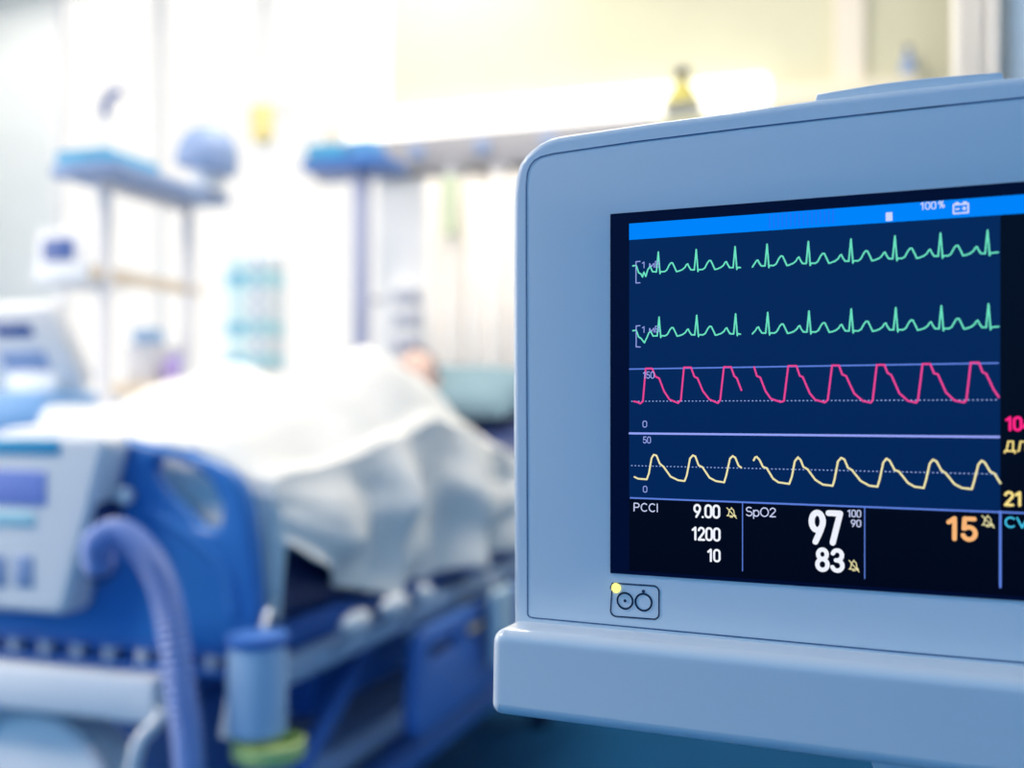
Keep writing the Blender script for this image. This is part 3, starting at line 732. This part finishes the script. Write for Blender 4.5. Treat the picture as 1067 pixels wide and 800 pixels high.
# one continuous body: joints as (t, side, z, radius), head included
J = {}
ed = []
pts = []; rad = []
def joint(n_, p, r): J[n_] = len(pts); pts.append(Vector(p)); rad.append(r)
joint('pelvis', (1.16, 0, 1.035), .10); joint('belly', (1.32, 0, 1.055), .105); joint('chest', (1.50, 0, 1.115), .105); joint('neckbase', (1.62, 0, 1.135), .06); joint('neck', (1.71, 0, 1.19), .05)
for s_, q in (('r', -1), ('l', 1)):
    joint('hip'+s_, (1.10, .10*q, 1.02), .075); joint('knee'+s_, (.82 if q < 0 else .95, (.27 if q < 0 else .19)*q, 1.205), .05); joint('ankle'+s_, (.36, .17*q, 1.0), .035); joint('toe'+s_, (.22, .18*q, 1.03), .03)
    joint('shoulder'+s_, (1.56, .16*q, 1.13), .055); joint('elbow'+s_, (1.36, .26*q, 1.02), .038); joint('wrist'+s_, (1.22, .15*q, 1.10), .026)
E = [('pelvis', 'belly'), ('belly', 'chest'), ('chest', 'neckbase'), ('neckbase', 'neck')]
for s_ in 'rl': E += [('pelvis', 'hip'+s_), ('hip'+s_, 'knee'+s_), ('knee'+s_, 'ankle'+s_), ('ankle'+s_, 'toe'+s_), ('chest', 'shoulder'+s_), ('shoulder'+s_, 'elbow'+s_), ('elbow'+s_, 'wrist'+s_)]
me = bpy.data.meshes.new('body'); me.from_pydata(pts, [(J[a], J[c]) for a, c in E], [])
ob = bpy.data.objects.new('body', me); col.objects.link(ob)
sk = ob.modifiers.new('skin', 'SKIN'); me.skin_vertices.new() if not me.skin_vertices else None
for i, r in enumerate(rad): me.skin_vertices[0].data[i].radius = (r, r)
me.skin_vertices[0].data[0].use_root = True
ob.modifiers.new('sub', 'SUBSURF').levels = 2
dg = bpy.context.evaluated_depsgraph_get(); dg.update()
bm_body = bpy.data.meshes.new_from_object(ob.evaluated_get(dg)); bpy.data.objects.remove(ob)
# hands: palm and five bent fingers, resting under the blanket
hb_ = MB(); tb = bmesh.new(); tb.from_mesh(bm_body); hb_._take(tb)
for q in (-1, 1):
    w0 = Vector((1.22, .15*q, 1.10)); d = Vector((-0.9, -0.35*q, 0)).normalized(); sd = Vector((0.35, -0.9*q, 0)).normalized()
    R = Matrix((( d.x, sd.x, 0, 0), (d.y, sd.y, 0, 0), (0, 0, 1, 0), (0, 0, 0, 1)))
    hb_.ball(w0+d*0.05, (0.055, 0.042, 0.018), R)
    for k, L in enumerate((.060, .072, .068, .052)):
        o_ = w0+d*0.085+sd*(-0.03+0.02*k)
        hb_.tube(smooth_path([o_, o_+d*L*.5+Vector((0, 0, .006)), o_+d*L*.85-Vector((0, 0, .006)), o_+d*L-Vector((0, 0, .018))], 4), 0.0085, 10, lambda i: 1-0.02*i)
    o_ = w0+d*0.03+sd*0.035*1
    hb_.tube(smooth_path([o_, o_+sd*.025+d*.02, o_+sd*.032+d*.05], 4), 0.0095, 10)
# head: shaped ellipsoid, face toward +z and the foot of the bed
def head_bm():
    b = bmesh.new(); bmesh.ops.create_uvsphere(b, u_segments=48, v_segments=36, radius=1.0)
    for v in b.verts:
        x, y, z = v.co                     # x: face forward, y: side, z: crown
        X, Y_, Z = x*0.098, y*0.076, z*0.118
        if z < 0: Y_ *= 1-0.28*z*z; X *= 1-0.10*z*z if x > 0 else 1-0.25*z*z
        if x > 0.3:
            X += 0.024*math.exp(-((y/0.16)**2)-(((z+0.10)/0.20)**2))                   # nose
            for q in (-1, 1): X -= 0.011*math.exp(-(((y-0.40*q)/0.17)**2)-(((z-0.06)/0.11)**2))   # sockets
            X += 0.006*math.exp(-((y/0.45)**2)-(((z-0.22)/0.08)**2))                   # brow
            X += 0.008*math.exp(-((y/0.26)**2)-(((z+0.46)/0.07)**2))+0.007*math.exp(-((y/0.25)**2)-(((z+0.60)/0.06)**2))  # lips
            X += 0.010*math.exp(-((y/0.3)**2)-(((z+0.88)/0.14)**2))                    # chin
        v.co = (X, Y_, Z)
    return b
HM = Matrix.Translation((1.795, 0, 1.245)) @ rotm('Y', 0.70) @ rotm('Z', PI) 
hb_._take(head_bm(), HM)
for q in (-1, 1):
    hb_.ball(HM @ Vector((-0.005, 0.078*q, -0.005)), (0.018, 0.010, 0.030), HM.to_3x3().to_4x4())
body = hb_.build('body', skin_m, per, True, 3.0)
hr = MB(); b = head_bm()
for v in b.verts:
    v.co *= 1.045
kill = [v for v in b.verts if v.co.x > 0.035 and v.co.z < 0.075 or (v.co.z < -0.01 and v.co.x > -0.03) or v.co.z < -0.06]
bmesh.ops.delete(b, geom=kill, context='VERTS')
hr._take(b, HM); hr.build('hair', hair_m, per)
gw = MB()
gw.lathe([(0.125, -0.16), (0.145, -0.06), (0.15, 0.04), (0.13, 0.11), (0.075, 0.155)], 32, Matrix.Translation((1.45, 0, 1.09)) @ rotm('Y', 1.3) @ Matrix.Diagonal((0.85, 1.2, 1, 1)))
gw.build('gown', gown_m, per)

# ------------------------------------------------------------------ things hung at the foot of the bed
hp = smooth_path([at(104, 590, 1.83), at(102, 566, 1.80), at(124, 556, 1.775), at(150, 575, 1.76), at(170, 612, 1.76), at(180, 660, 1.75), at(188, 720, 1.74), at(196, 780, 1.74), at(205, 900, 1.74), at(230, 1050, 1.76)], 26)
hs = thing('breathing_hose', 'lavender corrugated hose hanging down over the blue footboard', 'hose', hp[0], 0)
MB().tube([p-hp[0] for p in hp], 0.025, 16, lambda i: 1.0+0.09*math.sin(i*PI/2)).build('corrugated_tube', hose_m, hs)
MB().cyl(hp[0]-hp[0]-Vector((0, -0.012, .012)), (hp[1]-hp[0])*3, 0.026, bev=.004).build('hose_cuff', navy_m, hs)
cpos = at(268, 765, 1.79); cz = cpos.z
cn = thing('suction_canister', 'pale blue cylindrical canister hanging at the foot corner of the bed', 'canister', (cpos.x, cpos.y, cz), 0)
MB().lathe([(0, 0), (0.044, 0), (0.050, 0.006), (0.051, 0.14), (0.046, 0.155), (0, 0.155)], 32).build('vessel', can_m, cn)
MB().lathe([(0, 0.155), (0.052, 0.155), (0.054, 0.162), (0.052, 0.172), (0.02, 0.176), (0, 0.176)], 32).build('lid', bluem_m, cn)
MB().box((-0.045, 0.035, 0.06), (0.03, 0.02, 0.16), 0.006, rotm('Y', 0.18)).build('bracket', offwhite_m, cn)
MB().tube([(0.0, 0.04, 0.165), (0.0, 0.07, 0.19), (0.0, 0.10, 0.2)], 0.007).build('hanger', steel_m, cn)
lp = at(280, 779, 1.79)
lm = thing('ring_tray', 'yellow-green round tray below the pale blue canister', 'tray', (lp.x, lp.y, lp.z-0.017), 0)
MB().lathe([(0, 0), (0.056, 0), (0.062, 0.006), (0.062, 0.030), (0.056, 0.033), (0.054, 0.008), (0, 0.008)], 32).build('dish', lime_m, lm)
MB().tube([(0, 0.055, 0.02), (0, 0.085, 0.05), (0, 0.085, 0.20)], 0.006).build('hook', steel_m, lm)
# curled pale tube below the end beam
tp = smooth_path([at(170, 742, 1.86), at(158, 758, 1.84), at(146, 772, 1.83), at(140, 795, 1.83), at(135, 840, 1.84)], 8)
o = MB().tube(tp, 0.013, 12).build('drain_tube', offwhite_m); tag(o, 'short pale tube bending down under the white end beam', 'tube')
# drainage bag on the side
dbp = W(0.99, -0.13, 0.47)
dbg = thing('drainage_bag', 'pale blue drainage bag hanging from the side of the bed', 'bag', dbp)
MB().plate([rounded([(-.07, 0), (-.075, .2), (.075, .2), (.07, 0)], .02, 5)], 0.03, 0.012, M_FACE, 4).build('pouch', mat('bag_pale', (0.58, 0.76, 0.86), 0.35), dbg)
MB().tube([(-.04, 0, .195), (-.03, 0.02, .225), (.03, 0.02, .225), (.04, 0, .195)], 0.004).build('hanger', steel_m, dbg)

# ------------------------------------------------------------------ equipment frame on the far side of the bed
fr = thing('shelf_stand', 'tall white two-post frame with a blue top shelf beyond the bed', 'stand', W(0.82, 1.09, 0))
PT = 0.385
frame_pink = mat('frame_white', (0.80, 0.77, 0.77), 0.35)
for x in (0, PT): MB().cyl((x, -0.075, 0.05), (x, -0.075, 1.80), 0.020, bev=.003).build('post', frame_pink, fr)
MB().cyl((0, -0.075, 1.83), (0, -0.075, 2.0), 0.005).build('hook_rod', white_m, fr)
MB().tube(smooth_path([(0, -0.075, 1.985), (0.0, -0.078, 2.02), (0.01, -0.09, 2.045), (0.03, -0.10, 2.06)], 6), 0.011).build('hook', dkblue_m, fr)
MB().box((0.17, -0.085, 1.815), (0.54, 0.23, 0.03), 0.006).build('top_shelf', greyblue_m, fr)
MB().box((PT/2, -0.075, 1.785), (PT+0.02, 0.025, 0.028), 0.005).build('top_rail', frame_pink, fr)
MB().box((PT/2, -0.075, 1.53), (PT+0.12, 0.02, 0.035), 0.005).build('crossbar', beige_m, fr)
MB().box((0.03, 0.025, 1.53), (0.20, 0.19, 0.06), 0.01).build('middle_tray', white_m, fr)
MB().box((PT/2, -0.065, 0.03), (PT+0.2, 0.04, 0.05), 0.01).box((0, 0.11, 0.03), (0.05, 0.35, 0.05), 0.01).box((PT, 0.11, 0.03), (0.05, 0.35, 0.05), 0.01).build('base', white_m, fr)
tb_ = MB().box((0, 0, 0.022), (0.24, 0.17, 0.044), 0.006).build('flat_case', teal_m); place(tb_, W(0.86, 1.035, 1.83)); tag(tb_, 'flat teal case lying on the blue top shelf of the tall frame', 'case')
kb = MB().cyl((0, -0.03, 0), (0, 0.03, 0), 0.014, bev=.003).build('clamp_knob', greyblue_m); kb.parent = fr; kb.location = (-0.105, -0.02, 1.80)
dm = thing('domed_cover', 'rounded blue-grey dome at the right end of the top shelf', 'cover', W(1.185, 0.925, 1.83))
MB().lathe([(0, 0), (0.06, 0), (0.06, 0.01), (0.05, 0.02), (0.05, 0.07), (0, 0.07)], 24).build('stem', white_m, dm)
Rt = Matrix.Translation((0, 0, 0.112)) @ rotm('X', 0.22)
MB().lathe([(0, -0.045), (0.088, -0.045), (0.095, -0.038), (0.096, 0.0), (0.086, 0.045), (0.062, 0.078), (0.025, 0.094), (0, 0.095)], 32, Rt).build('dome', greyblue_m, dm)

# ------------------------------------------------------------------ ventilator at the left
vt = thing('ventilator', 'white breathing machine with slanted control panel at the left edge', 'ventilator', W(1.12, 1.54, 0))
MB().box((0, 0, 0.60), (0.30, 0.34, 0.95), 0.03).build('cabinet', mat('vent_blue', (0.16, 0.36, 0.70), 0.4), vt)
MB().box((0, 0, 0.10), (0.42, 0.44, 0.06), 0.02).build('base', grey_m, vt)
for x in (-.16, .16):
    for y in (-.17, .17): MB().cyl((x, y-.012, .036), (x, y+.012, .036), .036, bev=.005).build('castor', rubber_m, vt)
MB().box((0, 0, 1.135), (0.34, 0.38, 0.13), 0.03).build('upper_body', mat('vent_blue_top', (0.22, 0.44, 0.76), 0.4), vt)
RP = rotm('Y', -0.55)
pc = Vector((-0.03, 0, 1.35))
pn = MB().box(pc, (0.07, 0.36, 0.30), 0.02, RP).build('control_panel', offwhite_m, vt)
for (yy, zz, wy, hz) in ((-0.0, 0.075, 0.15, 0.045), (0.01, -0.035, 0.19, 0.075)):
    MB().box(pc + (RP @ Vector((-0.036, yy, zz))), (0.006, wy, hz), 0.002, RP).build('panel_window', dkblue_m if zz > 0 else greyblue_m, pn)
MB().box((0.05, 0, 1.22), (0.16, 0.20, 0.10), 0.02).build('panel_neck', white_m, vt)
MB().cyl((0.10, -0.02, 1.2), (0.10, -0.02, 1.62), 0.018).build('display_arm', white_m, vt)
dsp = MB().box((0.08, -0.04, 1.66), (0.05, 0.20, 0.17), 0.015).build('display', offwhite_m, vt)
MB().box((0.053, -0.04, 1.675), (0.006, 0.13, 0.075), 0.002).build('display_screen', dkblue_m, dsp)

# ------------------------------------------------------------------ supply cart and what stands on it
ct_ = thing('supply_cart', 'blue drawer cart behind the tall two-post frame', 'cart', W(1.66, 1.42, 0))
MB().box((0, 0, 0.64), (0.40, 0.44, 1.06), 0.02).build('body', mat('cart_blue', (0.14, 0.32, 0.72), 0.4), ct_)
for k in range(5):
    d_ = MB().box((-0.205, 0, 0.24+k*0.19), (0.02, 0.40, 0.17), 0.006).build('drawer', mat('cart_drawer', (0.24, 0.44, 0.78), 0.4), ct_)
    MB().tube([(-0.217, -.08, .27+k*.19), (-0.235, -.07, .27+k*.19), (-0.235, .07, .27+k*.19), (-0.217, .08, .27+k*.19)], .006).build('handle', steel_m, d_)
MB().box((0, 0, 1.18), (0.44, 0.48, 0.02), 0.006).build('top', white_m, ct_)
for x in (-.15, .15):
    for y in (-.17, .17): MB().cyl((x, y-.012, .05), (x, y+.012, .05), .05, bev=.006).cyl((x, y, .06), (x, y, .13), .012).build('castor', rubber_m, ct_)
o = MB()
for (c, s_) in (((0, 0, .005), (.30, .40, .01)), ((-.15, 0, .025), (.01, .40, .05)), ((.15, 0, .025), (.01, .40, .05)), ((0, .2, .025), (.31, .01, .05)), ((0, -.2, .025), (.31, .01, .05))): o.box(c, s_, .003)
o = o.build('tray', beige_m); place(o, W(1.62, 1.38, 1.19)); tag(o, 'shallow beige tray on top of the blue drawer cart', 'tray')
bx_ = thing('equipment_box', 'grey upright box with a blue cap standing in the beige tray', 'box', W(1.60, 1.47, 1.201))
MB().box((0, 0, 0.09), (0.11, 0.13, 0.18), 0.012).build('case', grey_m, bx_); MB().box((0, 0, 0.21), (0.09, 0.09, 0.06), 0.012).build('cap', mat('cap_blue', (.30, .45, .66), .4), bx_)
pb = thing('bottle', 'purple bottle beside the grey box in the beige tray', 'bottle', W(1.60, 1.345, 1.201))
MB().lathe([(0, 0), (.045, 0), (.05, .01), (.05, .10), (.03, .135), (.02, .14), (0, .14)]).build('flask', purple_m, pb); MB().cyl((0, 0, .14), (0, 0, .17), .022, bev=.003).build('cap', grey_m, pb)
o = MB().lathe([(0, 0), (.022, 0), (.028, .05), (.026, .05), (.02, .004), (0, .004)]).build('cup', pink_m); place(o, W(1.60, 1.24, 1.201)); tag(o, 'small salmon-pink cup at the right of the purple bottle', 'cup')

# ------------------------------------------------------------------ drip pole with pumps
ivp = at(277, 424, 4.35); ivt, ivv = bed_tv(ivp)
iv = thing('drip_pole', 'thin white drip pole holding a stack of pumps', 'stand', W(ivt, ivv, 0))
MB().cyl((0, 0, 0.05), (0, 0, 2.40), 0.012, bev=.002).build('pole', white_m, iv)
MB().tube([(0, -.10, 2.38), (0, -.09, 2.36), (0, 0, 2.39), (0, .09, 2.36), (0, .10, 2.38)], .006).build('hooks', steel_m, iv)
MB().lathe([(0, .04), (.05, .04), (.04, .08), (.012, .10), (0, .10)]).build('hub', white_m, iv)
for k in range(5):
    a = 2*PI*k/5; MB().tube([(0.03*math.cos(a), .03*math.sin(a), .06), (.26*math.cos(a), .26*math.sin(a), .03)], .014).build('leg', white_m, iv)
ords = ['topmost', 'second', 'third', 'fourth', 'fifth', 'sixth', 'lowest']
cols = [pump_m, aqua_m, pump_m, pump_m, aqua_m, pump_m, aqua_m]
for k in range(7):
    z = 1.70-k*0.066
    p_ = thing('infusion_pump', '%s pump from the top in the pale aqua pump stack' % ords[k] if k not in (0, 6) else '%s pump of the pale aqua pump stack' % ords[k], 'pump', W(ivt-0.085, ivv, z), TH, 'infusion pumps on the drip pole')
    MB().box((0, 0, .03), (.14, .21, .056), .008).build('case', cols[k], p_)
    MB().box((-.071, .035, .033), (.006, .08, .03), .002).build('screen', aqua_m if cols[k] is pump_m else teal_m, p_)
    MB().cyl((-.072, -.06, .03), (-.08, -.06, .03), .014).build('dial', greyblue_m, p_)
    MB().box((.083, 0, .03), (.03, .03, .03), .004).build('clamp', grey_m, p_)
yb = thing('infusion_bag', 'yellow bag hanging at the top of the drip pole', 'bag', W(ivt-.045, ivv-.01, 2.27), TH)
MB().plate([rounded([(-.045, -.03), (-.05, .12), (.05, .12), (.045, -.03)], .02, 4)], .05, .02, M_END, 4).build('pouch', yellow_m, yb)
MB().tube([(0, 0, .10), (0, 0, .15)], .004).build('loop', steel_m, yb); MB().cyl((0, 0, -.07), (0, 0, -.035), .006).build('port', white_m, yb)

# ------------------------------------------------------------------ tall column at the head of the bed
pd = thing('equipment_column', 'tall grey column with a blue top shelf at the head of the bed', 'stand', W(2.5, 1.05, 0))
MB().cyl((0, 0, 0.05), (0, 0, 2.18), 0.042, bev=.003).build('column', mat('column_lavender_grey', (.46, .48, .64), .4), pd)
MB().box((0, 0, .03), (.45, .45, .06), .02).build('base', grey_m, pd)
MB().box((0, 0.03, 2.205), (.25, .40, .05), .01).build('top_shelf', mat('shelf_blue', (.05, .17, .50), .4), pd)
MB().cyl((0, 0, 1.62), (0, -.12, 1.62), .014).build('side_arm', grey_m, pd)
o = MB().box((0, 0, .035), (.18, .17, .07), .01).build('case', teal_m); place(o, W(2.5, 1.19, 2.23)); tag(o, 'teal case on the left half of the tall column shelf', 'case')
o = MB().box((0, 0, .04), (.14, .12, .08), .012).build('case', mat('case_blue', (.08, .30, .58), .4)); place(o, W(2.5, 1.02, 2.23)); tag(o, 'blue case beside the teal case on the tall column shelf', 'case')
o = MB().lathe([(0, 0), (.03, 0), (.033, .05), (.018, .075), (0, .08)]).build('jar', beige_m); place(o, W(2.5, 1.19, 2.30)); tag(o, 'small beige jar on top of the teal case', 'jar')

# ------------------------------------------------------------------ wall rail with its lamp, and what hangs there
wr = thing('wall_rail', 'long grey service rail with a bright lamp strip on the back wall', 'lamp', W(WT-0.06, 0, 2.26))
MB().box((0, 0.66, .085), (.11, 1.70, .17), .012).build('trunking', mat('rail_grey', (.36, .35, .37), .45), wr)
MB().box((0.005, 0.34, .245), (.09, 2.0, .13), .02).build('lamp_diffuser', glow('rail_lamp', (1.0, .97, .88), RAIL_GLOW), wr)
MB().box((0, -.97, .19), (.10, .60, .11), .012).build('lamp_housing', mat('rail_cream', (.82, .74, .55), .5), wr)
for v in (.62, .30, .95): MB().box((-.06, v, .09), (.03, .07, .06), .006).build('socket', greyblue_m, wr)
for v in (.78, .55): MB().box((-.02, v, -.015), (.06, .10, .03), .006).build('fitting', grey_m, wr)
rp_ = at(718, 121, 4.50); tt, vv = bed_tv(rp_)
shf = MB().box((0, 0, -.008), (.14, .16, .016), .004).build('rail_bracket', grey_m); shf.parent = wr; shf.location = (-.12, -.31, .17)
bo = thing('flask', 'olive-yellow cone-shaped flask standing on the wall rail', 'flask', W(WT-0.175, -.31, 2.43))
MB().lathe([(0, 0), (.085, 0), (.088, .01), (.060, .06), (.034, .105), (.026, .12), (0, .12)]).build('cone', olive_m, bo)
MB().lathe([(0, .12), (.024, .12), (.024, .13), (.036, .14), (.04, .16), (.02, .175), (0, .18)]).build('stopper', mat('stopper_dark', (.10, .10, .13), .5), bo)
bo = thing('bottle', 'small dark bottle at the right end of the wall rail', 'bottle', W(WT-0.06, -1.22, 2.505))
MB().lathe([(0, 0), (.028, 0), (.03, .01), (.028, .06), (.014, .09), (.012, .11), (0, .11)]).build('flask', greyblue_m, bo); MB().cyl((0, 0, .108), (0, 0, .125), .015).build('cap', navy_m, bo)
gb_ = thing('infusion_bag', 'pale green bag hanging below the wall rail', 'bag', W(WT-.20, .75, 1.93))
MB().plate([rounded([(-.035, 0), (-.04, .28), (.04, .28), (.035, 0)], .02, 4)], .035, .015, M_END, 4).build('pouch', pgreen_m, gb_); MB().tube([(0, 0, .27), (0, 0, .345), (.015, 0, .36), (.09, 0, .36)], .004).build('loop', steel_m, gb_)
op = thing('outlet_panel', 'white wall panel with gas and power outlets above the bed', 'panel', W(WT-.04, 1.03, 1.35))
MB().box((0, 0, .21), (.035, .20, .42), .01).build('plate', white_m, op)
for z in (.33, .22, .10):
    f_ = MB().box((-.022, 0, z), (.012, .15, .075), .006).build('outlet', grey_m, op)
    MB().cyl((-.026, -.03, z), (-.034, -.03, z), .016).cyl((-.026, .035, z), (-.034, .035, z), .016).build('port', dkblue_m if z < .2 else greyblue_m, f_)
# curtains
def curtain(name, v0, v1, t, z0, z1, waves, m, label):
    b = bmesh.new(); n = waves*10; rows = []
    for zz in (z0, (z0+z1)/2, z1):
        rows.append([b.verts.new((0.045*math.sin(2*PI*waves*i/n+0.4*math.sin(i*.3)), (v1-v0)*(i/n-.5), zz-z0)) for i in range(n+1)])
    for A, B in zip(rows, rows[1:]):
        for k in range(n): b.faces.new((A[k], A[k+1], B[k+1], B[k]))
    mb = MB(); mb._take(b); o = mb.build(name, m); md = o.modifiers.new('thick', 'SOLIDIFY'); md.thickness = .004
    place(o, W(t, (v0+v1)/2, z0)); tag(o, label, 'curtain'); return o
curtain('curtain', 0.05, 0.90, WT-0.12, 0.25, 2.22, 8, curt_m, 'pale curtain with vertical folds below the wall rail')
curtain('curtain', -1.555, -1.375, WT-0.30, 0.05, CEIL-.03, 3, curt_m, 'white floor-length curtain above the right end of the monitor')
